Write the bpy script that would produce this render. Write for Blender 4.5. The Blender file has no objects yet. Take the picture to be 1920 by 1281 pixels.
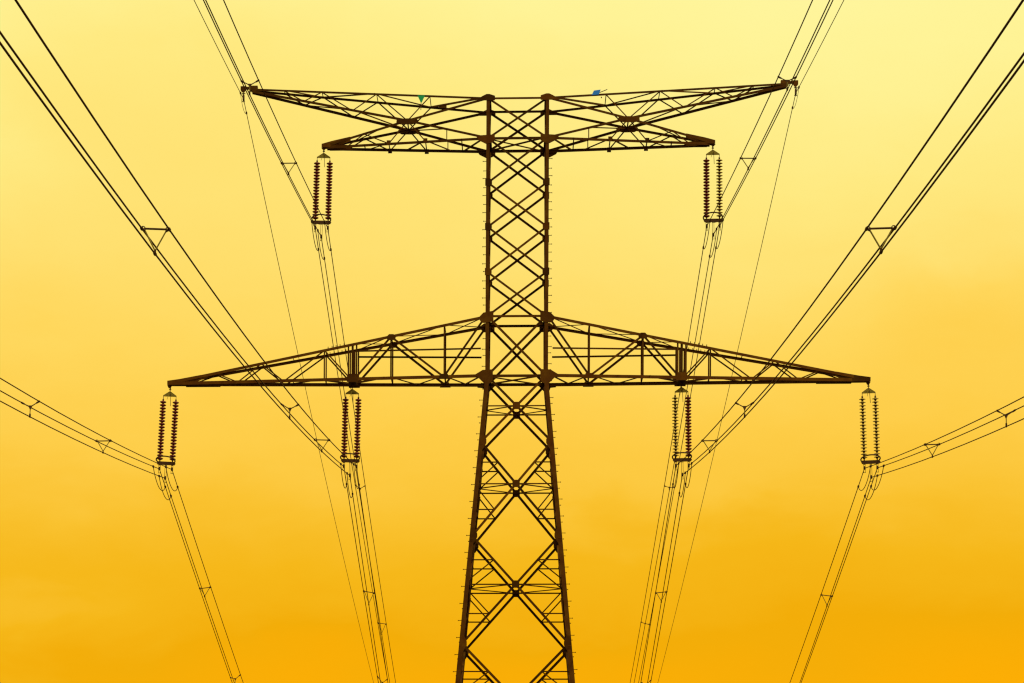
import bpy, bmesh, math, random
from mathutils import Vector, Matrix
random.seed(4)
SC = bpy.context.scene
COL = SC.collection
V = Vector

# ------------------------------------------------------------------ camera constants
F, YH = 6086.1, 1699.15          # focal length and horizon line for a 1920 px wide picture
TH = 0.0601                     # the tower is turned 3.4 degrees to the viewer
CX, DIST = -10.2158, 178.314
cT, sT = math.cos(TH), math.sin(TH)
CAM = V((CX*cT + DIST*sT, CX*sT - DIST*cT, 0.3))
GROUND = -1.7

# ------------------------------------------------------------------ materials
def new_mat(name):
    m = bpy.data.materials.new(name); m.use_nodes = True
    nt = m.node_tree; b = nt.nodes['Principled BSDF']
    return m, nt, b
def mottled(name, c1, c2, scale=3.0, rough=0.7, metal=0.0, spec=0.3, bump=0.0, c3=None, vary=0.0):
    m, nt, b = new_mat(name)
    tc = nt.nodes.new('ShaderNodeTexCoord')
    no = nt.nodes.new('ShaderNodeTexNoise'); no.inputs['Scale'].default_value = scale
    no.inputs['Detail'].default_value = 6; no.inputs['Roughness'].default_value = 0.65
    nt.links.new(tc.outputs['Object'], no.inputs['Vector'])
    r = nt.nodes.new('ShaderNodeValToRGB')
    r.color_ramp.elements[0].position = 0.35; r.color_ramp.elements[0].color = (*c1, 1)
    r.color_ramp.elements[1].position = 0.68; r.color_ramp.elements[1].color = (*c2, 1)
    if c3:
        e = r.color_ramp.elements.new(0.52); e.color = (*c3, 1)
    nt.links.new(no.outputs['Fac'], r.inputs['Fac'])
    if vary:                                  # every bar has weathered a little differently
        oi = nt.nodes.new('ShaderNodeObjectInfo'); mr = nt.nodes.new('ShaderNodeMapRange')
        mr.inputs['To Min'].default_value = 1-vary; mr.inputs['To Max'].default_value = 1+vary
        hs = nt.nodes.new('ShaderNodeHueSaturation')
        nt.links.new(oi.outputs['Random'], mr.inputs['Value']); nt.links.new(mr.outputs['Result'], hs.inputs['Value'])
        nt.links.new(r.outputs['Color'], hs.inputs['Color']); nt.links.new(hs.outputs['Color'], b.inputs['Base Color'])
    else: nt.links.new(r.outputs['Color'], b.inputs['Base Color'])
    b.inputs['Roughness'].default_value = rough; b.inputs['Metallic'].default_value = metal
    b.inputs['Specular IOR Level'].default_value = spec
    if bump:
        bp = nt.nodes.new('ShaderNodeBump'); bp.inputs['Strength'].default_value = bump
        nt.links.new(no.outputs['Fac'], bp.inputs['Height']); nt.links.new(bp.outputs['Normal'], b.inputs['Normal'])
    return m
STEEL = mottled('weathered_brown_steel', (0.046, 0.0130, 0.0008), (0.076, 0.031, 0.0018), 1.6, 0.75, 0, 0.08, 0.0, (0.060, 0.0205, 0.0012), 0.5)
DISC = mottled('brown_glazed_porcelain', (0.115, 0.009, 0.006), (0.165, 0.014, 0.008), 9, 0.22, 0, 0.45)
def glass():
    m, nt, b = new_mat('pale_toughened_glass')
    b.inputs['Base Color'].default_value = (0.60, 0.44, 0.12, 1); b.inputs['Roughness'].default_value = 0.3
    b.inputs['Transmission Weight'].default_value = 0.12; b.inputs['IOR'].default_value = 1.3
    return m
GLASS = glass()
CAP = mottled('dull_cast_iron', (0.03, 0.008, 0.003), (0.06, 0.02, 0.006), 12, 0.6, 0, 0.25)
ALU = mottled('weathered_aluminium', (0.12, 0.09, 0.015), (0.22, 0.17, 0.03), 7, 0.5, 0.2, 0.3)
WIRE = mottled('darkened_aluminium_cable', (0.035, 0.008, 0.002), (0.055, 0.014, 0.003), 5, 0.8, 0, 0.1)
EARTH = mottled('thin_steel_cable', (0.05, 0.03, 0.005), (0.08, 0.05, 0.01), 5, 0.7, 0, 0.2)
GREEN = mottled('green_enamel', (0.0, 0.26, 0.13), (0.0, 0.30, 0.15), 14, 0.5, 0, 0.3)
BLUE = mottled('blue_enamel', (0.006, 0.15, 0.9), (0.012, 0.19, 0.95), 14, 0.5, 0, 0.3)
SOIL = mottled('dry_grass_ground', (0.035, 0.03, 0.008), (0.09, 0.065, 0.018), 0.08, 0.95, 0, 0.1)

# ------------------------------------------------------------------ object helpers
def empty(name, loc=(0, 0, 0), label=None, cat=None, group=None):
    o = bpy.data.objects.new(name, None); COL.objects.link(o); o.location = loc
    o.empty_display_size = 0.5
    return tag(o, label, cat, group)
def tag(o, label=None, cat=None, group=None, kind=None):
    if label: o['label'] = label
    if cat: o['category'] = cat
    if group: o['group'] = group
    if kind: o['kind'] = kind
    return o
def build(name, bm, mat, parent=None, loc=None, smooth=False, data=None):
    if data is None:
        data = bpy.data.meshes.new(name)
        bmesh.ops.recalc_face_normals(bm, faces=bm.faces[:])
        bm.to_mesh(data); bm.free(); data.materials.append(mat)
        if smooth:
            for p in data.polygons: p.use_smooth = True
    o = bpy.data.objects.new(name, data); COL.objects.link(o)
    if parent is not None: o.parent = parent
    if loc is not None: o.location = loc
    return o
def BM(): return bmesh.new()

def prism(bm, prof, p, q, a, n):
    """extrude the 2D profile (along a, along n) from p to q"""
    lo = [bm.verts.new(p + a*x + n*y) for x, y in prof]
    hi = [bm.verts.new(q + a*x + n*y) for x, y in prof]
    k = len(prof)
    for i in range(k):
        bm.faces.new((lo[i], lo[(i+1) % k], hi[(i+1) % k], hi[i]))
    bm.faces.new(lo[::-1]); bm.faces.new(hi)
_j = [0]
def jit():
    _j[0] += 1
    return ((_j[0]*37) % 23)*0.00035
def angle(bm, p, q, w, n, off=0.0, t=0.014, w2=None, a=None, ext=0.0):
    """rolled steel angle: one leg lies in the face with outward normal n, the other runs inward from its upper edge"""
    p, q, n = V(p), V(q), V(n).normalized()
    d = (q-p).normalized()
    n = (n - d*n.dot(d)).normalized()
    if a is None:
        a = d.cross(n)
        if a.z > 0 or (abs(a.z) < 1e-4 and a.x > 0): a = -a
    else:
        a = V(a); a = (a - d*a.dot(d) - n*a.dot(n)).normalized()
    if w2 is None: w2 = w*0.9
    o = off + jit(); h = w/2
    p, q = p - d*ext, q + d*ext
    prism(bm, [(-h, o), (h, o), (h, o-t), (-h+t, o-t), (-h+t, o-w2), (-h, o-w2)], p, q, a, n)
def box(bm, c, sx, sy, sz, M=None):
    c = V(c); vs = []
    for x in (-.5, .5):
        for y in (-.5, .5):
            for z in (-.5, .5):
                v = V((x*sx, y*sy, z*sz))
                if M: v = M @ v
                vs.append(bm.verts.new(c+v))
    for f in ((0, 1, 3, 2), (4, 6, 7, 5), (0, 4, 5, 1), (2, 3, 7, 6), (0, 2, 6, 4), (1, 5, 7, 3)):
        bm.faces.new([vs[i] for i in f])
def plate(bm, pts, n, t=0.016, off=0.0):
    """flat polygon plate (3D points) of thickness t standing proud by off along n"""
    n = V(n).normalized(); o = off + jit()
    lo = [bm.verts.new(V(p)+n*o) for p in pts]; hi = [bm.verts.new(V(p)+n*(o+t)) for p in pts]
    k = len(pts)
    bm.faces.new(lo[::-1]); bm.faces.new(hi)
    for i in range(k): bm.faces.new((lo[i], lo[(i+1) % k], hi[(i+1) % k], hi[i]))
def tube(bm, pts, r, seg=7, closed=False):
    pts = [V(p) for p in pts]; rings = []; N = len(pts); prev = None
    for i, p in enumerate(pts):
        if closed: d = pts[(i+1) % N]-pts[i-1]
        else: d = pts[min(i+1, N-1)]-pts[max(i-1, 0)]
        d.normalize()
        if prev is None:
            u = d.orthogonal().normalized()
        else:
            u = (prev - d*prev.dot(d)).normalized()
        prev = u; w = d.cross(u)
        rr = r[i] if isinstance(r, (list, tuple)) else r
        rings.append([bm.verts.new(p + (u*math.cos(2*math.pi*k/seg) + w*math.sin(2*math.pi*k/seg))*rr) for k in range(seg)])
    for i in range(N if closed else N-1):
        A, B = rings[i], rings[(i+1) % N]
        for k in range(seg): bm.faces.new((A[k], A[(k+1) % seg], B[(k+1) % seg], B[k]))
    if not closed:
        bm.faces.new(rings[0][::-1]); bm.faces.new(rings[-1])
def lathe(bm, prof, seg=16, c=(0, 0, 0)):
    c = V(c); rings = []
    for r, z in prof:
        rings.append([bm.verts.new(c+V((r*math.cos(2*math.pi*k/seg), r*math.sin(2*math.pi*k/seg), z))) for k in range(seg)])
    for A, B in zip(rings, rings[1:]):
        for k in range(seg): bm.faces.new((A[k], A[(k+1) % seg], B[(k+1) % seg], B[k]))
    bm.faces.new(rings[0][::-1]); bm.faces.new(rings[-1])

# ================================================================== THE PYLON
H = 1.62
ZT, ZU, ZW, ZL = 44.35, 42.17, 32.48, 29.23
TAP = 0.0904
def hw(z): return H if z >= ZL else H + TAP*(ZL-z)
tower = empty('transmission_tower', (0, 0, GROUND), 'tall brown lattice steel pylon with two levels of crossarms, standing in the middle', 'pylon')
def part(name, bm, mat=STEEL, parent=None, smooth=False):
    """a part built in world coordinates, hung under the tower (or under one of its parts)"""
    par = parent or tower
    o = build(name, bm, mat, par, smooth=smooth)
    base = V((0, 0, GROUND))
    if par is tower: o.location = -base       # tower empty sits on the ground, meshes are in world units
    return o

FACES = {'front': V((0, -1, 0)), 'back': V((0, 1, 0)), 'left': V((-1, 0, 0)), 'right': V((1, 0, 0))}
def fpt(face, s, z, h=None):
    """point on a body face: s = -1..1 across it"""
    h = hw(z) if h is None else h
    if face == 'front': return V((s*h, -h, z))
    if face == 'back': return V((s*h, h, z))
    if face == 'left': return V((-h, s*h, z))
    return V((h, s*h, z))

# --- four legs (one continuous bent angle section each), step bolts under them
legs = {}
for sx in (-1, 1):
    for sy in (-1, 1):
        bm = BM()
        for z0, z1, w in ((GROUND-0.4, 14.53, 0.26), (14.53, ZL, 0.235), (ZL, ZW, 0.2), (ZW, ZT+0.12, 0.185)):
            h0, h1 = hw(z0)+0.085, hw(z1)+0.085
            p, q = V((sx*h0, sy*h0, z0)), V((sx*h1, sy*h1, z1))
            t = 0.022
            # profile in (inward x, inward y): heel at the outer corner
            prism(bm, [(0, 0), (w, 0), (w, t), (t, t), (t, w), (0, w)], p, q, V((-sx, 0, 0)), V((0, -sy, 0)))
        # splice plates riveted on the outside of the joints
        for z in (14.83, 20.7, 25.87):
            h = hw(z)+0.087
            c = V((sx*(h-0.12), sy*h, z)); n = V((0, sy, 0))
            tp = V((sx*TAP, sy*TAP, -1)).normalized()
            x = V((1, 0, 0))
            plate(bm, [c-x*0.1-tp*0.45, c+x*0.1-tp*0.45, c+x*0.1+tp*0.45, c-x*0.1+tp*0.45], n, 0.014, 0.004)
        # concrete-side base foot
        box(bm, (sx*(hw(GROUND)), sy*(hw(GROUND)), GROUND+0.02), 0.7, 0.7, 0.06)
        legs[sx, sy] = part('leg', bm)
bolts = []
for sy in (-1, 1):
    for sx in (-1, 1):
        z = 40.9 if sy < 0 else 41.12
        if sx > 0: z += 0.12
        i = 0
        while z > 12.2:
            bolts.append((sx, sy, z, i)); z -= 0.93; i += 1
def bolt(bm, sx, sy, z):
    h = hw(z)+0.085
    p = V((sx*(h-0.03), sy*(h-0.07), z)); q = V((sx*(h+0.17), sy*(h-0.07), z))
    tube(bm, [p, q], 0.016, 6); tube(bm, [q-V((sx*0.012, 0, 0)), q+V((sx*0.018, 0, 0))], 0.032, 6)
bolts.sort(key=lambda b: (b[1], b[3]))
rest = BM(); nrest = 0
for k, (sx, sy, z, i) in enumerate(bolts):
    if k < 98:
        bm = BM(); bolt(bm, sx, sy, z); part('step_bolt', bm, STEEL, legs[sx, sy])
    else:
        bolt(rest, sx, sy, z); nrest += 1
if nrest: tag(part('step_bolt', rest), kind='stuff')
else: rest.free()

# --- X bracing of the body
NODES = [ZT, ZU, 39.75, 37.34, 34.88, ZW, ZL, 25.59, 20.43, 14.53, 7.9, GROUND+0.25]
XC = []                                             # heights of the crossings below the crossarm
for zi, zj in zip(NODES, NODES[1:]):
    w = 0.115 if zi > ZW+0.1 else (0.13 if zi > 20 else 0.14)
    h0, h1 = hw(zi), hw(zj)
    zc = zi - (zi-zj)*h0/(h0+h1)
    for face, n in FACES.items():
        for s, off in ((1, -0.028), (-1, -0.05)):
            bm = BM()
            angle(bm, fpt(face, -s*0.97, zi-0.03), fpt(face, s*0.97, zj+0.03), w, n, off, 0.012)
            part('diagonal_brace', bm)
    if zj < ZL: XC.append((zc, zi, zj))
for z, w in ((ZT, 0.11), (ZU, 0.14), (ZW, 0.125), (ZL, 0.15)):
    for face, n in FACES.items():
        bm = BM(); angle(bm, fpt(face, -1, z), fpt(face, 1, z), w, n, -0.075, 0.012); part('horizontal_strut', bm)
for zc, zi, zj in XC:
    for face, n in FACES.items():
        bm = BM(); angle(bm, fpt(face, -1, zc), fpt(face, 1, zc), 0.072, n, -0.10, 0.009); part('horizontal_strut', bm)
    h = hw(zc)-0.06
    ring = [V((0, -h, zc)), V((h, 0, zc)), V((0, h, zc)), V((-h, 0, zc))]
    for k in range(4):
        bm = BM(); angle(bm, ring[k], ring[(k+1) % 4], 0.062, V((0, 0, -1)), 0.02, 0.008, a=ring[(k+2) % 4]-ring[k]); part('plan_brace', bm)
# plan crosses at the crossarm levels
for z in (ZU, ZL):
    for s in (1, -1):
        bm = BM(); angle(bm, V((-H*.95, -s*H*.95, z-0.03-0.03*s)), V((H*.95, s*H*.95, z-0.03-0.03*s)), 0.085, V((0, 0, -1)), 0, 0.01, a=V((1, s*-1, 0))); part('plan_brace', bm)
# secondary (redundant) members of the tapered part
SEC = {1: (24.48, 23.45, 21.88, 23.1), 2: (19.12, 18.0, 16.18, 17.5), 3: (13.02, 11.7, 9.9, 11.1)}
def diag_s(z, zc, zi, zj):
    """half-width fraction (0..1) of the diagonals at height z"""
    h0, h1 = hw(zi), hw(zj)
    if z > zc: x = h0 - (h0+h1)*(zi-z)/(zi-zj)
    else: x = -(h0 - (h0+h1)*(zi-z)/(zi-zj))
    return x/hw(z)
for k, (zc, zi, zj) in enumerate(XC):
    if k not in SEC: continue
    za, zb, zd, ze = SEC[k]
    for face, n in FACES.items():
        for s in (-1, 1):
            fa, fd = diag_s(za, zc, zi, zj), diag_s(zd, zc, zi, zj)
            for P, Q in ((fpt(face, s, za), fpt(face, s*fa, za)), (fpt(face, s*fa, za-0.03), fpt(face, s*0.98, zb)),
                         (fpt(face, s, zd), fpt(face, s*fd, zd)), (fpt(face, s*fd, zd+0.03), fpt(face, s*0.98, ze))):
                bm = BM(); angle(bm, P, Q, 0.068, n, -0.13, 0.008); part('secondary_brace', bm)

# --- gusset plates on the front and back of the body
def gus(pts2, c, sy, sx=1, off=0.088):
    bm = BM(); n = V((0, sy, 0))
    plate(bm, [c + V((sx*x, 0, z)) for x, z in pts2], n, 0.016, off)
    part('gusset_plate', bm)
for sy in (-1, 1):
    for sx in (-1, 1):
        for z in NODES[2:5]:
            gus([(.13, -.2), (.13, .2), (-.13, .2), (-.24, .1), (-.24, -.1), (-.13, -.2)], V((sx*H, sy*H, z)), sy, sx)
        gus([(-.38, -.15), (.5, -.15), (.64, -.1), (.25, .12), (.08, .2), (-.08, .2), (-.38, .1)], V((sx*H, sy*H, ZT)), sy, sx)
        gus([(-.38, -.16), (-.2, -.28), (.1, -.34), (.5, -.14), (.62, .05), (.6, .12), (-.38, .18)], V((sx*H, sy*H, ZU)), sy, sx)
        if sy < 0:
            gus([(-.35, -.3), (.15, -.4), (.3, -.38), (.48, -.12), (.2, .17), (-.35, .27)], V((sx*H, sy*H, ZW)), sy, sx)
            gus([(-.33, -.25), (-.2, -.42), (.08, -.5), (.5, -.08), (.64, -.03), (.64, .05), (.23, .3), (-.33, .33)], V((sx*H, sy*H, ZL)), sy, sx)
        else:
            gus([(-.38, -.3), (.1, -.32), (.3, -.24), (.48, 0), (.2, .2), (-.38, .22)], V((sx*H, sy*H, ZW)), sy, sx)
            gus([(-.4, -.05), (-.02, -.45), (.15, -.42), (.25, -.15), (.55, -.12), (.6, .05), (.1, .14), (-.36, .14)], V((sx*H, sy*H, ZL)), sy, sx)
        for z in NODES[7:10]:
            h = hw(z)
            gus([(.1, -.38), (.02, .42), (-.18, .44), (-.33, .1), (-.33, -.1), (-.15, -.4)], V((sx*h, sy*h, z)), sy, sx, .10)
    for zc, zi, zj in XC:
        h = hw(zc)
        gus([(-.17, -.2), (.17, -.2), (.2, -.12), (.2, .12), (.17, .2), (-.17, .2), (-.2, .12), (-.2, -.12)], V((0, sy*h, zc)), sy, 1, -0.015)

# ------------------------------------------------------------------ lower crossarms
ALA, AUA, ATA, AIN = 19.15, 10.668, 14.71, 9.025
def crossarm_lower(sx):
    dep = lambda X: H*(1-.9*(X-H)/(ALA-H))
    def T(X, sy): return V((sx*X, sy*dep(X), ZW-0.03-(X-H)*(ZW-0.03-29.19)/(18.95-H)))
    def B(X, sy): return V((sx*X, sy*dep(X), ZL-(X-H)*0.11/(18.9-H)))
    bm = BM()
    for sy in (-1, 1):
        n = V((sx*0.085, sy, 0))
        angle(bm, T(H, sy), T(18.95, sy), 0.15, n, 0.02, 0.016, 0.12)
        angle(bm, B(H, sy), B(18.95, sy), 0.175, n, 0.016, 0.016, 0.13)
    arm = part('crossarm', bm)
    P = lambda name, bm: part(name, bm, STEEL, arm)
    for sy in (-1, 1):
        n = V((sx*0.085, sy, 0))
        W = [(T(H+.1, sy), B(3.97, sy), .115), (B(3.97, sy), T(6.87, sy), .115), (T(6.87, sy), B(8.87, sy), .115), (B(9.07, sy), T(10.52, sy), .075),
             (T(10.55, sy), B(12.74, sy), .075), (B(12.82, sy), T(14.02, sy), .07), (T(14.04, sy), B(15.32, sy), .07),
             (B(15.36, sy), T(16.54, sy), .065), (T(16.55, sy), B(17.95, sy), .065)]
        for k, (p, q, w) in enumerate(W):
            bm = BM(); angle(bm, p, q, w, n, -0.01, 0.01); P('web_brace', bm)
        for X, w in ((3.95, .08), (6.87, .085), (10.54, .075)):
            bm = BM(); angle(bm, T(X, sy), B(X, sy), w, n, -0.035, 0.01, a=(1, 0, 0)); P('vertical_strut', bm)
        for X, w in ((8.76, .085), (8.98, .12), (9.21, .085)):
            bm = BM(); angle(bm, T(X, sy), B(X, sy), w, n, -0.03, 0.012, a=(1, 0, 0)); P('hanger_post', bm)
        # node plates: post head, bottom chord at the first node, hanger foot
        for c, pts in ((T(6.85, sy), [(-.22, -.2), (.22, -.2), (.25, 0), (.12, .13), (-.12, .13), (-.25, 0)]),
                       (B(3.95, sy), [(-.3, -.13), (.3, -.13), (.2, .16), (-.2, .16)]),
                       (B(8.98, sy), [(-.3, -.16), (.3, -.16), (.34, .05), (.22, .28), (-.22, .28), (-.34, .05)])):
            bm = BM(); plate(bm, [c + V((sx*x, 0, z)) for x, z in pts], n, .014, .026); P('node_plate', bm)
        # handrail bar inside the arm
        bm = BM(); angle(bm, V((sx*1.95, sy*dep(1.95)*.93, 30.74)), V((sx*8.75, sy*dep(8.75)*.93, 30.72)), .09, V((0, sy, 0)), 0, .01); P('handrail', bm)
        # bird spikes / bolts on the top chord beyond the hanger
        bm = BM()
        for i in range(5):
            c = T(9.45+.22*i, sy); tube(bm, [c+V((0, 0, .05)), c+V((0, 0, .17))], .022, 6)
        P('bolt_row', bm)
    # struts and braces between the two faces
    Z = V((0, 0, -1))
    def link(p, q, w, name='plan_brace', o=0.0):
        bm = BM(); angle(bm, p, q, w, Z, -.03+o, .009, a=V((q-p).y and (1, 0, 0) or (0, 1, 0)) if abs((q-p).x) < .01 else V((0, 1, 0))); P(name, bm)
    for X in (3.93, 6.86, 10.5):
        link(T(X, -1), T(X, 1), .05, 'cross_strut'); link(B(X, -1), B(X, 1), .06, 'cross_strut')
    for X in (12.3, 14.6, 16.8): link(T(X, -1), T(X, 1), .04, 'cross_strut'); link(B(X, -1), B(X, 1), .05, 'cross_strut')
    for xa, xb in ((H+.1, 3.9), (3.97, 6.8), (6.9, 8.75)):
        link(T(xa, -1), T(xb, 1), .045, o=.02); link(T(xa, 1), T(xb, -1), .045, o=.04)
    link(B(H+.2, -1), B(2.85, 1), .07, o=.01); link(B(2.75, 1), B(3.9, -1), .06, o=.03)
    link(B(4.05, -1), B(5.45, 1), .055, o=.01); link(B(5.5, 1), B(6.8, -1), .055, o=.03)
    link(B(9.2, 1), B(7.2, -1), .1, o=.02); link(B(8.8, 1), B(10.8, -1), .1, o=.05); link(B(10.6, -1), B(12.5, 1), .07, o=.02)
    link(B(12.6, 1), B(15, -1), .07, o=.02)
    # beam carrying the inner insulator set
    bm = BM(); box(bm, (sx*AIN, 0, ZL-.09), .42, 2*dep(AIN)-.1, .1); box(bm, (sx*AIN, 0, ZL-.2), .16, .12, .16); P('hanger_beam', bm)
    # tip
    bm = BM()
    for sy in (-1, 1):
        y = sy*.2
        plate(bm, [V((sx*x, y, z)) for x, z in ((19.26, 29.04), (19.26, 29.27), (18.6, 29.36), (17.4, 29.58), (17.4, 29.4), (18.1, 29.05))], V((0, sy, 0)), .016, .03)
    box(bm, (sx*19.13, 0, 29.13), .2, .38, .16)
    box(bm, (sx*17.3, 0.1, 29.0), 1.9, .3, .03)
    tube(bm, [(sx*ALA, 0, 29.05), (sx*ALA, 0, 28.9)], [.14, .06], 8)
    P('arm_tip', bm)
crossarm_lower(-1); crossarm_lower(1)

# ------------------------------------------------------------------ upper crossarms: long earth-wire arm and short conductor arm crossing each other
def crossarm_upper(sx):
    dT = lambda X: H*(1-.9*(X-H)/(ATA-H))
    def dU(X):
        return H*(1-.3*(X-H)/(6.05-H)) if X < 6.05 else H*(.7-.58*(X-6.05)/(10.5-6.05))
    lerp = lambda X, a, b: a[1]+(b[1]-a[1])*(X-a[0])/(b[0]-a[0])
    def tt(X, sy): return V((sx*X, sy*dT(X), lerp(X, (H, ZT-.02), (14.65, 45.315))))          # earth-wire arm, top
    def tb(X, sy): return V((sx*X, sy*dT(X), lerp(X, (H, ZU), (6.03, 43.285)) if X < 6.03 else lerp(X, (6.03, 43.285), (14.65, 45.215))))
    def ut(X, sy): return V((sx*X, sy*dU(X), lerp(X, (H, ZT), (6.03, 43.285)) if X < 6.03 else lerp(X, (6.03, 43.285), (10.5, 42.195))))
    def ub(X, sy): return V((sx*X, sy*dU(X), lerp(X, (H, ZU-.01), (10.5, 42.075))))
    # long arm
    bm = BM()
    for sy in (-1, 1):
        n = V((sx*.11, sy, 0))
        angle(bm, tt(H, sy), tt(14.65, sy), .11, n, .02, .014, .1)
        angle(bm, tb(H, sy), tb(6.03, sy), .125, n, .018, .014, .1)
        angle(bm, tb(6.03, sy), tb(14.65, sy), .135, n, .018, .014, .1)
    armT = part('crossarm', bm); tag(armT, 'long upper crossarm rising to its tip')
    bm = BM()
    for sy in (-1, 1):
        n = V((sx*.13, sy, 0))
        angle(bm, ut(H, sy), ut(6.03, sy), .125, n, -.012, .014, .1)
        angle(bm, ut(6.03, sy), ut(10.5, sy), .125, n, -.012, .014, .1)
        angle(bm, ub(H, sy), ub(10.5, sy), .14, n, -.006, .014, .11)
    armU = part('crossarm', bm); tag(armU, 'short upper crossarm sloping down to its tip')
    def S(arm, name, p, q, w, sy, off=-.04, a=None):
        bm = BM(); angle(bm, p, q, w, V((sx*.11, sy, 0)), off, .008, a=a); part(name, bm, STEEL, arm)
    for sy in (-1, 1):
        XG = tb(6.03, sy)
        for p, q in ((tt(4.8, sy), XG), (XG, tt(7.73, sy)), (tt(7.76, sy), tb(9.05, sy)), (tb(9.1, sy), tt(10.75, sy)),
                     (tt(10.78, sy), tb(11.76, sy)), (tb(11.78, sy), tt(12.85, sy))):
            S(armT, 'web_brace', p, q, .062, sy)
        for p, q in ((XG, ub(5.03, sy)), (XG, ub(7.05, sy)), (ub(7.08, sy), ut(8.42, sy)), (ut(8.45, sy), ub(9.35, sy))):
            S(armU, 'web_brace', p, q, .062, sy, -.055)
        S(armU, 'vertical_strut', tb(3.87, sy), ub(3.87, sy), .05, sy, -.05, (1, 0, 0))
        bm = BM(); c = XG + V((0, 0, -.02))
        plate(bm, [c + V((sx*x, 0, z)) for x, z in ((-.6, -.11), (-.25, -.2), (.38, -.19), (.6, -.09), (.58, .06), (.4, .13), (-.44, .14), (-.62, .02))], V((sx*.11, sy, 0)), .014, .024)
        part('node_plate', bm, STEEL, armT)
        for X in (5.03, 7.05):
            bm = BM(); c = ub(X, sy); plate(bm, [c + V((x, 0, z)) for x, z in ((-.11, -.12), (.11, -.12), (.11, .15), (-.11, .15))], V((sx*.11, sy, 0)), .012, .022); part('node_plate', bm, STEEL, armU)
    Z = V((0, 0, -1))
    def link(arm, p, q, w, name='plan_brace', o=0.0):
        bm = BM(); angle(bm, p, q, w, Z, -.02+o, .008, a=V((1, 0, 0)) if abs((q-p).x) < .02 else V((0, 1, 0))); part(name, bm, STEEL, arm)
    for X in (4.8, 7.73, 10.75, 12.85): link(armT, tt(X, -1), tt(X, 1), .045, 'cross_strut')
    link(armT, tt(7.7, -1), tt(4.85, 1), .06, o=.02); link(armT, tt(4.75, 1), tt(H+.2, -1), .1, o=.02)
    link(armT, tt(7.8, -1), tt(10.7, 1), .07, o=.02); link(armT, tt(10.8, 1), tt(12.8, -1), .06, o=.02)
    link(armT, tb(6.2, 1), tb(9.0, -1), .06, o=.02); link(armT, tb(9.1, -1), tb(11.7, 1), .06, o=.02)
    link(armT, tb(3.87, -1), tb(5.9, 1), .06, o=.02)
    link(armT, tb(6.03, -1), tb(6.03, 1), .07, 'cross_strut')
    for X in (3.05, 5.03, 7.05, 8.4): link(armU, ub(X, -1), ub(X, 1), .06, 'cross_strut')
    link(armU, ub(5.0, -1), ub(3.6, 1), .06, o=.02); link(armU, ub(3.0, 1), ub(H+.2, -1), .08, o=.02)
    link(armU, ub(6.2, 1), ub(5.1, -1), .07, o=.02); link(armU, ub(7.0, -1), ub(8.3, 1), .05, o=.02); link(armU, ut(7.4, -1), ut(8.9, 1), .05, o=.02)
    if sx < 0:
        bm = BM(); box(bm, tt(4.15, 1)+V((0, -.3, .03)), .42, .2, .17); part('splice_plate', bm, STEEL, armT)
    # tips
    bm = BM()
    for sy in (-1, 1):
        plate(bm, [V((sx*x, sy*.19, z)) for x, z in ((10.78, 42.095), (10.78, 42.275), (10.2, 42.435), (9.2, 42.655), (9.2, 42.515), (9.9, 42.275), (9.2, 42.175), (9.2, 42.055))], V((0, sy, 0)), .016, .02)
    box(bm, (sx*10.65, 0, 42.165), .22, .36, .16); box(bm, (sx*9.6, .12, 42.005), 1.5, .22, .03)
    tube(bm, [(sx*AUA, 0, 42.105), (sx*AUA, 0, 41.995)], [.15, .06], 8)
    part('arm_tip', bm, STEEL, armU)
    bm = BM()
    box(bm, (sx*14.88, 0, 45.435), .8, .12, .14); box(bm, (sx*14.55, 0, 45.405), .42, .34, .26)
    plate(bm, [V((sx*x, -.1, z)) for x, z in ((15.28, 45.515), (15.28, 45.295), (15.20, 45.175), (15.06, 45.175), (14.96, 45.375), (14.96, 45.515))], V((0, -1, 0)), .05, 0)
    part('earth_wire_bracket', bm, STEEL, armT)
crossarm_upper(-1); crossarm_upper(1)

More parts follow.
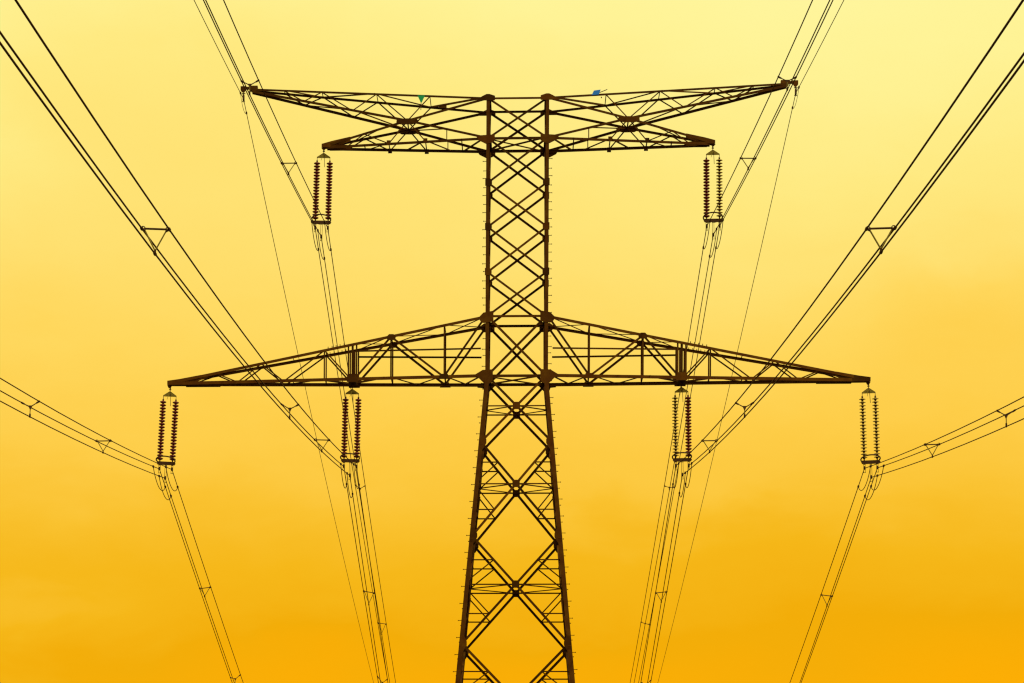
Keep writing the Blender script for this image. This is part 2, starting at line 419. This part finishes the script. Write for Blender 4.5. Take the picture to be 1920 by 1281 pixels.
# ================================================================== insulator sets hanging from the arms
Rr = math.pi
def make_set():
    """suspension set: origin at the top pin of the yoke, hanging along -z"""
    root = empty('insulator_set')
    bm = BM()
    plate(bm, [V(p) for p in ((-.04, -.012, .02), (.04, -.012, .02), (.37, -.012, -.2), (.37, -.012, -.26), (-.37, -.012, -.26), (-.37, -.012, -.2))], V((0, 1, 0)), .024, 0)
    build('yoke_plate', bm, ALU, root)
    bm = BM(); tube(bm, [(0, 0, .24), (0, 0, -.06)], .022, 6); box(bm, (0, 0, .12), .12, .05, .05); box(bm, (0, 0, .2), .07, .1, .06)
    build('top_shackle', bm, CAP, root)
    disc = None; core = None
    for sx in (-1, 1):
        if core is None:
            bm = BM()
            tube(bm, [(0, 0, -.2), (0, 0, -.5)], .016, 6); tube(bm, [(0, 0, -.4), (0, 0, -.5)], .045, 8)
            tube(bm, [(0, 0, -.5), (0, 0, -3.98)], .034, 8)
            s = build('insulator_string', bm, CAP, root, (sx*.352, 0, 0), True); core = s.data
        else: s = build('insulator_string', None, CAP, root, (sx*.352, 0, 0), data=core)
        for k in range(19):
            z = -.55-.1705*k
            if disc is None:
                bm = BM(); lathe(bm, [(.05, .06), (.07, .05), (.1, .036), (.158, .016), (.18, -.006), (.178, -.028), (.15, -.05), (.12, -.072), (.08, -.084), (.055, -.1)], 20)
                d = build('insulator_disc', bm, DISC, s, (0, 0, z), True); disc = d.data
            else: build('insulator_disc', None, DISC, s, (0, 0, z), data=disc)
    # arcing horn rods at the top
    bm = BM(); tube(bm, [(.04, -.06, -.1), (.07, -.08, -.78)], .014, 6); build('arcing_horn', bm, CAP, root)
    bm = BM(); tube(bm, [(-.03, -.06, -.05), (-.11, -.3, -.45)], .012, 6); build('arcing_horn', bm, ALU, root)
    # grading ring, open at the back of its loop, and the bottom yoke bar
    bm = BM(); pts = []
    for k in range(33):
        a = math.radians(100) + math.radians(340)*k/32
        pts.append((.52*math.cos(a)-.02, .62*math.sin(a)-.1, -3.73 - .14*math.sin(a)))
    tube(bm, pts, .036, 8); build('grading_ring', bm, CAP, root, smooth=True)
    bm = BM()
    plate(bm, [V(p) for p in ((-.46, -.05, -3.79), (.47, -.05, -3.79), (.53, -.05, -3.88), (.47, -.05, -3.97), (-.46, -.05, -3.97), (-.52, -.05, -3.88))], V((0, 1, 0)), .1, 0)
    build('bottom_yoke', bm, CAP, root)
    for x, zc in ((-.35, -4.2), (.35, -4.2), (0, -4.69)):
        bm = BM()
        for dx in (-.05, .05): tube(bm, [(x+dx*.8, 0, -3.9), (x+dx, 0, zc-.24)], .013, 5)
        for z in (-4.0, zc-.22): tube(bm, [(x-.065, 0, z), (x+.065, 0, z)], .014, 5)
        h = build('hanger_link', bm, ALU, root)
        bm = BM(); box(bm, (x, 0, zc), .085, .34, .11); box(bm, (x, 0, zc+.07), .055, .18, .08)
        build('cable_clamp', bm, CAP, h)
    return root
def copy_tree(o, parent=None):
    kids = list(o.children)
    c = o.copy(); COL.objects.link(c); c.parent = parent
    for k in kids: copy_tree(k, c)
    return c
SETS = {'LO': (-19.127, 28.691, -0.0526, 1.019),
        'LI': (-9.037, 28.769, -0.0236, 1.011),
        'LU': (-10.674, 41.792, -0.0256, 0.978),
        'RU': (10.663, 41.765, 0.009, 0.989),
        'RI': (9.015, 28.782, 0.0146, 1.019),
        'RO': (19.174, 28.689, 0.0353, 1.037)}
CABLES = {'LO': [(-19.702, 24.435, 0.09167, 0.000195, 0.18747, 0.00017), (-19.003, 24.398, 0.08989, 0.0001949, 0.18245, 0.00017), (-19.378, 23.917, 0.09258, 0.0001952, 0.18727, 0.00017)],
          'LI': [(-9.488, 24.534, 0.09198, 0.0001982, 0.1866, 0.00017), (-8.788, 24.518, 0.09212, 0.0001981, 0.1907, 0.00017), (-9.149, 24.031, 0.09394, 0.0002032, 0.20092, 0.00017)],
          'LU': [(-11.129, 37.694, 0.09481, 0.0001947, 0.17867, 0.00017), (-10.429, 37.676, 0.09405, 0.000195, 0.1796, 0.00017), (-10.792, 37.206, 0.09591, 0.0001956, 0.18384, 0.00017)],
          'RU': [(10.351, 37.609, 0.09728, 0.0001948, 0.17547, 0.00017), (11.051, 37.615, 0.09785, 0.0001943, 0.17775, 0.00017), (10.705, 37.127, 0.09819, 0.0001949, 0.171, 0.00017)],
          'RI': [(8.728, 24.498, 0.09384, 0.0001938, 0.19458, 0.00017), (9.428, 24.508, 0.09415, 0.0001977, 0.19167, 0.00017), (9.085, 24.004, 0.09571, 0.0002035, 0.1975, 0.00017)],
          'RO': [(18.977, 24.326, 0.09807, 0.0001948, 0.1897, 0.00017), (19.677, 24.351, 0.09831, 0.0001949, 0.19426, 0.00017), (19.345, 23.831, 0.10078, 0.0001949, 0.19811, 0.00017)]}
EARTHS = [(-15.122, 44.838, 0.08473, 0.0001498, 0.13816, 0.0001248), (15.158, 44.841, 0.08856, 0.00015, 0.14849, 0.0001211)]
SPC = [('LO', 'T', -26.94), ('LO', 'Y', -49.85), ('LO', 'T', 23.51), ('LO', 'Y', 46.1), ('LI', 'T', -96.32), ('LI', 'T', -25.75), ('LI', 'Y', -47.44), ('LI', 'T', 24.58), ('LI', 'Y', 46.29), ('LU', 'T', -25.58), ('LU', 'Y', -47.92), ('LU', 'Y', 47.13), ('LU', 'T', 86.62), ('RU', 'T', -26.87), ('RU', 'Y', -48.72), ('RU', 'Y', 47.84), ('RU', 'T', 87.32), ('RI', 'T', -97.0), ('RI', 'T', -25.16), ('RI', 'Y', -48.68), ('RI', 'T', 24.25), ('RI', 'Y', 46.28), ('RO', 'T', -26.1), ('RO', 'Y', -48.94), ('RO', 'T', 24.51)]

SETL = {'LO': 'twin brown insulator strings hanging from the left tip of the wide lower crossarm',
        'LI': 'twin brown insulator strings under the lower crossarm, just left of the pylon body',
        'LU': 'twin brown insulator strings hanging from the left tip of the short upper crossarm',
        'RU': 'twin brown insulator strings hanging from the right tip of the short upper crossarm',
        'RI': 'twin brown insulator strings under the lower crossarm, just right of the pylon body',
        'RO': 'twin brown insulator strings hanging from the right tip of the wide lower crossarm'}
proto = make_set()
for i, (k, (x, z, lean, zs)) in enumerate(SETS.items()):
    o = proto if i == 0 else copy_tree(proto)
    o.location = (x, 0, z); o.rotation_euler = (0, -lean, 0); o.scale = (1, 1, zs)
    tag(o, SETL[k], 'insulators', 'insulator sets hanging from the pylon')

# some strings carry translucent glass discs round dark caps instead of brown ones
bm = BM(); lathe(bm, [(.05, .055), (.065, .045), (.08, .03), (.082, .0), (.07, -.066), (.05, -.09)], 20); kd = len(bm.faces)
lathe(bm, [(.078, .026), (.15, .014), (.178, -.006), (.176, -.02), (.15, -.012), (.078, -.002)], 20)
gd = bpy.data.meshes.new('insulator_disc'); bmesh.ops.recalc_face_normals(bm, faces=bm.faces[:]); bm.faces.ensure_lookup_table()
for i, fc in enumerate(bm.faces): fc.material_index = 0 if i < kd else 1; fc.smooth = True
bm.to_mesh(gd); bm.free(); gd.materials.append(CAP); gd.materials.append(GLASS)
for o in list(SC.objects):
    if o.get('category') != 'insulators': continue
    x = o.location.x
    for st in [c for c in o.children if c.name.startswith('insulator_string')]:
        right = st.location.x > 0
        if x > 15 or (5 < x < 10 and not right) or (10 < x < 12 and right):
            st['label'] = 'insulator string with pale translucent discs'
            for d in st.children: d.data = gd

# ================================================================== cables
MN, MF = 0.05778, 0.05581
DN = V((MN*cT - sT, MN*sT + cT, 0)); DF = V((MF*cT - sT, MF*sT + cT, 0))
def wpt(key, t):
    X, Z, an, bn, af, bf = key
    Y = 0
    if t < 0: return V((X, Y, Z)) + DN*t + V((0, 0, an*t + bn*t*t))
    return V((X, Y, Z)) + DF*t + V((0, 0, -af*t + bf*t*t))
def cable(key, name, r, label, cat, group, mat, tn=-340, tf=380):
    P0 = V((key[0], 0, key[1]))
    ts = [tn + (0-tn)*(k/46) for k in range(46)] + [-2, 0, 2] + [5+(tf-5)*(k/40) for k in range(41)]
    ts = sorted(ts)
    bm = BM(); tube(bm, [wpt(key, t)-P0 for t in ts], r, 8)
    o = build(name, bm, mat, None, P0, True); tag(o, label, cat, group)
    return o
def loop(o, key, t0, t1, sag, r, mat, rc):
    P0 = V((key[0], 0, key[1])); A, B = wpt(key, t0)-P0, wpt(key, t1)-P0
    pts = []
    for k in range(19):
        s = k/18
        p = A.lerp(B, s); p.z -= sag*(4*s*(1-s))**.8
        pts.append(p)
    bm = BM(); tube(bm, pts, r, 7); lp = build('jumper_loop', bm, mat, o, smooth=True)
    for Q in (A, B):
        bm = BM(); box(bm, Q, rc*1.5, .3, rc*1.7); build('loop_clamp', bm, CAP, o)
SIDE = {'LO': 'below the left tip of the lower crossarm', 'LI': 'below the lower crossarm just left of the pylon', 'LU': 'below the left tip of the short upper crossarm',
        'RU': 'below the right tip of the short upper crossarm', 'RI': 'below the lower crossarm just right of the pylon', 'RO': 'below the right tip of the lower crossarm'}
WHICH = ('upper left cable', 'upper right cable', 'lowest cable')
for k in SETS:
    for w in range(3):
        key = CABLES[k][w]
        o = cable(key, 'power_cable', .0225, '%s of three %s' % (WHICH[w], SIDE[k]), 'cable', 'conductor cables in bundles of three', WIRE)
        loop(o, key, -3.0, 3.1, .62 if k[1] != 'U' else .5, .02, WIRE, .055)
for k, lab in ((EARTHS[0], 'single thin earth wire at the left tip of the long top crossarm'), (EARTHS[1], 'single thin earth wire at the right tip of the long top crossarm')):
    o = cable(k, 'earth_wire', .019, lab, 'cable', 'earth wires at the top of the pylon', EARTH)
    loop(o, k, -2.0, 2.0, .35, .012, EARTH, .05)
    X, Z = k[:2]
    sx = -1 if X < 0 else 1
    h = empty('earth_wire_clamp', (X, 0, Z), 'small dark clamp holding the earth wire at the %s end of the top crossarm' % ('left' if sx < 0 else 'right'), 'clamp', 'earth wire clamps')
    bm = BM(); tube(bm, [(-sx*.02, 0, .44), (0, 0, .3)], .03, 6); box(bm, (0, 0, .3), .2, .06, .04); build('hanger_link', bm, CAP, h)
    bm = BM(); box(bm, (0, 0, .08), .09, .3, .3); build('clamp_body', bm, CAP, h)
    bm = BM(); tube(bm, [(-.05, 0, -.1), (-.02, 0, -.18)], .025, 6); box(bm, (0, 0, -.12), .16, .05, .03); build('clamp_bolt', bm, CAP, h)

# ================================================================== spacers between the cables of a bundle
def spacer(k, ty, t, label):
    A, B, C = (wpt(w, t) for w in CABLES[k])
    M = (A+B+C)/3
    root = empty('bundle_spacer', M, label, 'spacer', 'spacers holding the cable bundles apart')
    L, R, D = A-M, B-M, C-M
    dr = V((0, 1, 0))
    def clamp(P, toward):
        bm = BM(); u = (toward-P).normalized()
        tube(bm, [P-dr*.07, P+dr*.07], .045, 8); tube(bm, [P, P+u*.1], .03, 6)
        build('spacer_clamp', bm, CAP, root)
    if ty == 'T':
        l, r, d = L.lerp((R+L)/2, .16), R.lerp((R+L)/2, .16), D*.82
        bm = BM(); tube(bm, [l, r], .026, 6); build('spacer_bar', bm, CAP, root)
        bm = BM(); tube(bm, [l, d], .021, 6); build('spacer_arm', bm, ALU, root)
        bm = BM(); tube(bm, [r, d], .021, 6); build('spacer_arm', bm, ALU, root)
        for P in (L, R, D): clamp(P, V((0, 0, 0)))
        for P in (L, R):
            bm = BM(); c = P.lerp(V((0, 0, 0)), .1)+V((0, 0, .03))
            tube(bm, [c+V((.05*math.cos(a), 0, .05*math.sin(a))) for a in [math.radians(q) for q in range(-20, 201, 44)]], .014, 5); build('clamp_hook', bm, CAP, root)
    else:
        bm = BM(); plate(bm, [V((-.085, -.02, .06)), V((.085, -.02, .06)), V((.02, -.02, -.1)), V((-.02, -.02, -.1))], dr, .04, 0); build('spacer_hub', bm, CAP, root)
        for P in (L, R, D):
            bm = BM(); tube(bm, [P*.08, P*.86], [.022, .018], 6); build('spacer_arm', bm, CAP if P is not D else ALU, root)
            bm = BM(); tube(bm, [P*.68, P*.98], [.034, .04], 7); tube(bm, [P-dr*.07, P+dr*.07], .036, 8); build('spacer_clamp', bm, CAP, root)
BUN = {'LO': 'outer left cable bundle', 'LI': 'inner left cable bundle', 'LU': 'upper left cable bundle', 'RU': 'upper right cable bundle', 'RI': 'inner right cable bundle', 'RO': 'outer right cable bundle'}
for k, ty, t in SPC:
    shape = 'triangular spacer' if ty == 'T' else 'three armed spacer'
    if t < -80: where = 'high on the %s, far from its insulators' % BUN[k]
    elif t < 0: where = 'on the rising stretch of the %s' % BUN[k]
    else: where = 'on the descending stretch of the %s' % BUN[k]
    spacer(k, ty, t, shape + ' ' + where)

# ================================================================== small plates on the upper crossarm
def dep(X): return H*(1-.9*(X-H)/(ATA-H))
g = empty('green_marker', (-5.27, -dep(5.27)-.05, 44.5), 'small green triangular plate hanging point down under the top chord of the left upper crossarm', 'marker plate')
bm = BM(); plate(bm, [V((-.2, 0, .12)), V((.2, 0, .12)), V((.035, 0, -.26)), V((-.035, 0, -.26))], V((0, -1, 0)), .02, 0); build('plate', bm, GREEN, g)
bm = BM(); tube(bm, [(0, .05, .12), (-.02, .05, -.66)], .02, 6); build('stem', bm, CAP, g)
b = empty('blue_marker', (4.26, -dep(4.26)-.06, 44.6), 'small bright blue tilted plate on top of the right upper crossarm', 'marker plate')
bm = BM(); plate(bm, [V((-.25, 0, -.1)), V((.14, 0, -.06)), V((.24, 0, .2)), V((-.13, 0, .15))], V((0, -1, 0)), .03, 0); build('plate', bm, BLUE, b)
bm = BM(); tube(bm, [(.05, .03, .0), (.6, .03, .22)], .02, 6); tube(bm, [(.28, .03, -.25), (.28, .03, -.18)], .03, 6); build('stem', bm, CAP, b)

# ================================================================== ground (below the frame)
bm = BM(); n = 60; S = 6000
def gz(x, y):
    s = min(1, max(0, (y-25)/450)); s = s*s*(3-2*s)
    return GROUND - 72*s + (0.25*math.sin(x*.021+1)*math.sin(y*.017) if abs(y) > 20 or abs(x) > 25 else 0)*min(1, max(0, (abs(y+182)+abs(x))/60-.3))
ticks = sorted(set([-6000, -3500, -2000, -1200, -800, -500] + list(range(-320, 700, 30)) + [900, 1300, 2000, 3500, 6000]))
grid = [[bm.verts.new((x, y, gz(x, y))) for x in ticks] for y in ticks]
for i in range(len(ticks)-1):
    for j in range(len(ticks)-1):
        bm.faces.new((grid[i][j], grid[i][j+1], grid[i+1][j+1], grid[i+1][j]))
tag(build('ground', bm, SOIL, smooth=True), kind='structure')

# ================================================================== sky
def lin(c):
    return tuple((x/255/12.92 if x/255 <= .04045 else ((x/255+.055)/1.055)**2.4) for x in c)
w = bpy.data.worlds.new('World'); SC.world = w; w.use_nodes = True
nt = w.node_tree; N = nt.nodes; Lk = nt.links
bg = N['Background']
tc = N.new('ShaderNodeTexCoord'); sep = N.new('ShaderNodeSeparateXYZ'); Lk.new(tc.outputs['Generated'], sep.inputs[0])
def mth(op, a, b=None, c=None):
    m = N.new('ShaderNodeMath'); m.operation = op
    for i, v in enumerate((a, b, c)):
        if v is None: continue
        if isinstance(v, (int, float)): m.inputs[i].default_value = v
        else: Lk.new(v, m.inputs[i])
    return m.outputs[0]
x, y, z = sep.outputs
hyp = mth('SQRT', mth('ADD', mth('MULTIPLY', x, x), mth('MULTIPLY', y, y)))
el = mth('DIVIDE', z, mth('MAXIMUM', hyp, 1e-4))          # tangent of the elevation
az = mth('ARCTAN2', x, y)
el0, el1 = YH/F, (YH-1281)/F                              # band of sky the photograph shows
s = mth('DIVIDE', mth('SUBTRACT', el0, el), el0-el1)      # 0 at 15.3 deg, 1 at 4 deg
u = mth('MULTIPLY', mth('ADD', az, 0.0035), 6.2)
u = mth('MAXIMUM', mth('MINIMUM', u, 1.3), -1.3)
cmb = N.new('ShaderNodeCombineXYZ'); Lk.new(mth('MULTIPLY', az, 1.0), cmb.inputs[0]); Lk.new(mth('MULTIPLY', el, 2.2), cmb.inputs[1])
def noise(scale, detail, rough, seed, dist=0.0):
    n = N.new('ShaderNodeTexNoise'); n.noise_dimensions = '4D'; n.inputs['W'].default_value = seed
    n.inputs['Scale'].default_value = scale; n.inputs['Detail'].default_value = detail; n.inputs['Roughness'].default_value = rough
    n.inputs['Distortion'].default_value = dist
    Lk.new(cmb.outputs[0], n.inputs['Vector']); return mth('SUBTRACT', n.outputs['Fac'], .5)
n1 = noise(7, 2, .5, 3.1, .3); n2 = noise(22, 4, .55, 1.7, .4)
s = mth('ADD', mth('MULTIPLY', mth('SUBTRACT', s, .5), mth('ADD', 1, mth('MULTIPLY', u, .09))), .5)
s = mth('ADD', s, mth('ADD', mth('MULTIPLY', n1, .20), mth('MULTIPLY', n2, .11)))
# broad banks of thin cloud, each at its own bearing and height: brighter (negative) or deeper orange
s0 = s
for bu, bs, wu, ws, amp in ((.6, .08, .45, .34, -.10), (-.55, .17, .42, .22, .08), (-1, .18, .14, .13, -.10), (.92, .47, .30, .09, .10), (.42, .80, .32, .06, .05),
                            (.95, .97, .35, .15, .05), (-.92, .885, .22, .04, -.09), (-.75, .79, .35, .09, .04), (-.3, .99, .25, .08, .06), (.1, .99, .2, .06, .05), (.3, .72, .4, .05, -.04)):
    du = mth('DIVIDE', mth('SUBTRACT', mth('ADD', u, mth('MULTIPLY', n1, .5)), bu), wu)
    ds = mth('DIVIDE', mth('SUBTRACT', mth('ADD', s0, mth('MULTIPLY', n2, .10)), bs), ws)
    g2 = mth('ADD', mth('MULTIPLY', du, du), mth('MULTIPLY', ds, ds))
    s = mth('ADD', s, mth('MULTIPLY', mth('EXPONENT', mth('MULTIPLY', g2, -1)), amp))
s = mth('ADD', s, mth('MULTIPLY', noise(55, 5, .6, 8.3, .5), .035))
fac = mth('DIVIDE', mth('ADD', s, 1.5), 3.3)
r = N.new('ShaderNodeValToRGB'); cr = r.color_ramp
STOPS = [(-1.5, (255, 250, 178)), (-.3, (255, 250, 168)), (0, (255, 243, 150)), (.2, (255, 233, 128)), (.38, (255, 224, 112)), (.52, (255, 215, 92)),
         (.63, (254, 205, 72)), (.74, (250, 194, 48)), (.85, (246, 184, 26)), (.95, (243, 173, 9)), (1.1, (254, 174, 4)), (1.8, (200, 110, 0))]
while len(cr.elements) > 1: cr.elements.remove(cr.elements[0])
for i, (p, c) in enumerate(STOPS):
    e = cr.elements[0] if i == 0 else cr.elements.new((p+1.5)/3.3)
    e.position = (p+1.5)/3.3; e.color = (*lin(c), 1)
Lk.new(fac, r.inputs[0]); Lk.new(r.outputs[0], bg.inputs['Color']); bg.inputs['Strength'].default_value = 1.0

sun = bpy.data.lights.new('sun', 'SUN'); sun.energy = 2.1; sun.angle = math.radians(.6); sun.color = (1, .88, .5)
so = bpy.data.objects.new('sun', sun); COL.objects.link(so)
EL, AZ = math.radians(50), math.radians(48)               # high, behind the viewer's right shoulder
d = V((math.sin(AZ)*math.cos(EL), -math.cos(AZ)*math.cos(EL), math.sin(EL)))
so.rotation_euler = d.to_track_quat('Z', 'Y').to_euler(); so.location = (60, -120, 90)

# ================================================================== camera
cam = bpy.data.cameras.new('camera'); co = bpy.data.objects.new('camera', cam); COL.objects.link(co)
co.location = CAM; co.rotation_euler = (math.pi/2, -0.0045, TH)
cam.sensor_width = 36; cam.lens = 36*F/1920; cam.shift_x = (960-615.6)/1920; cam.shift_y = (YH-640.5)/1920
cam.clip_start = .5; cam.clip_end = 20000
SC.camera = co
SC.view_settings.view_transform = 'Standard'; SC.view_settings.look = 'None'
SC.view_settings.exposure = 0; SC.view_settings.gamma = 1
SC.render.film_transparent = False
SC.cycles.filter_width = 1.25
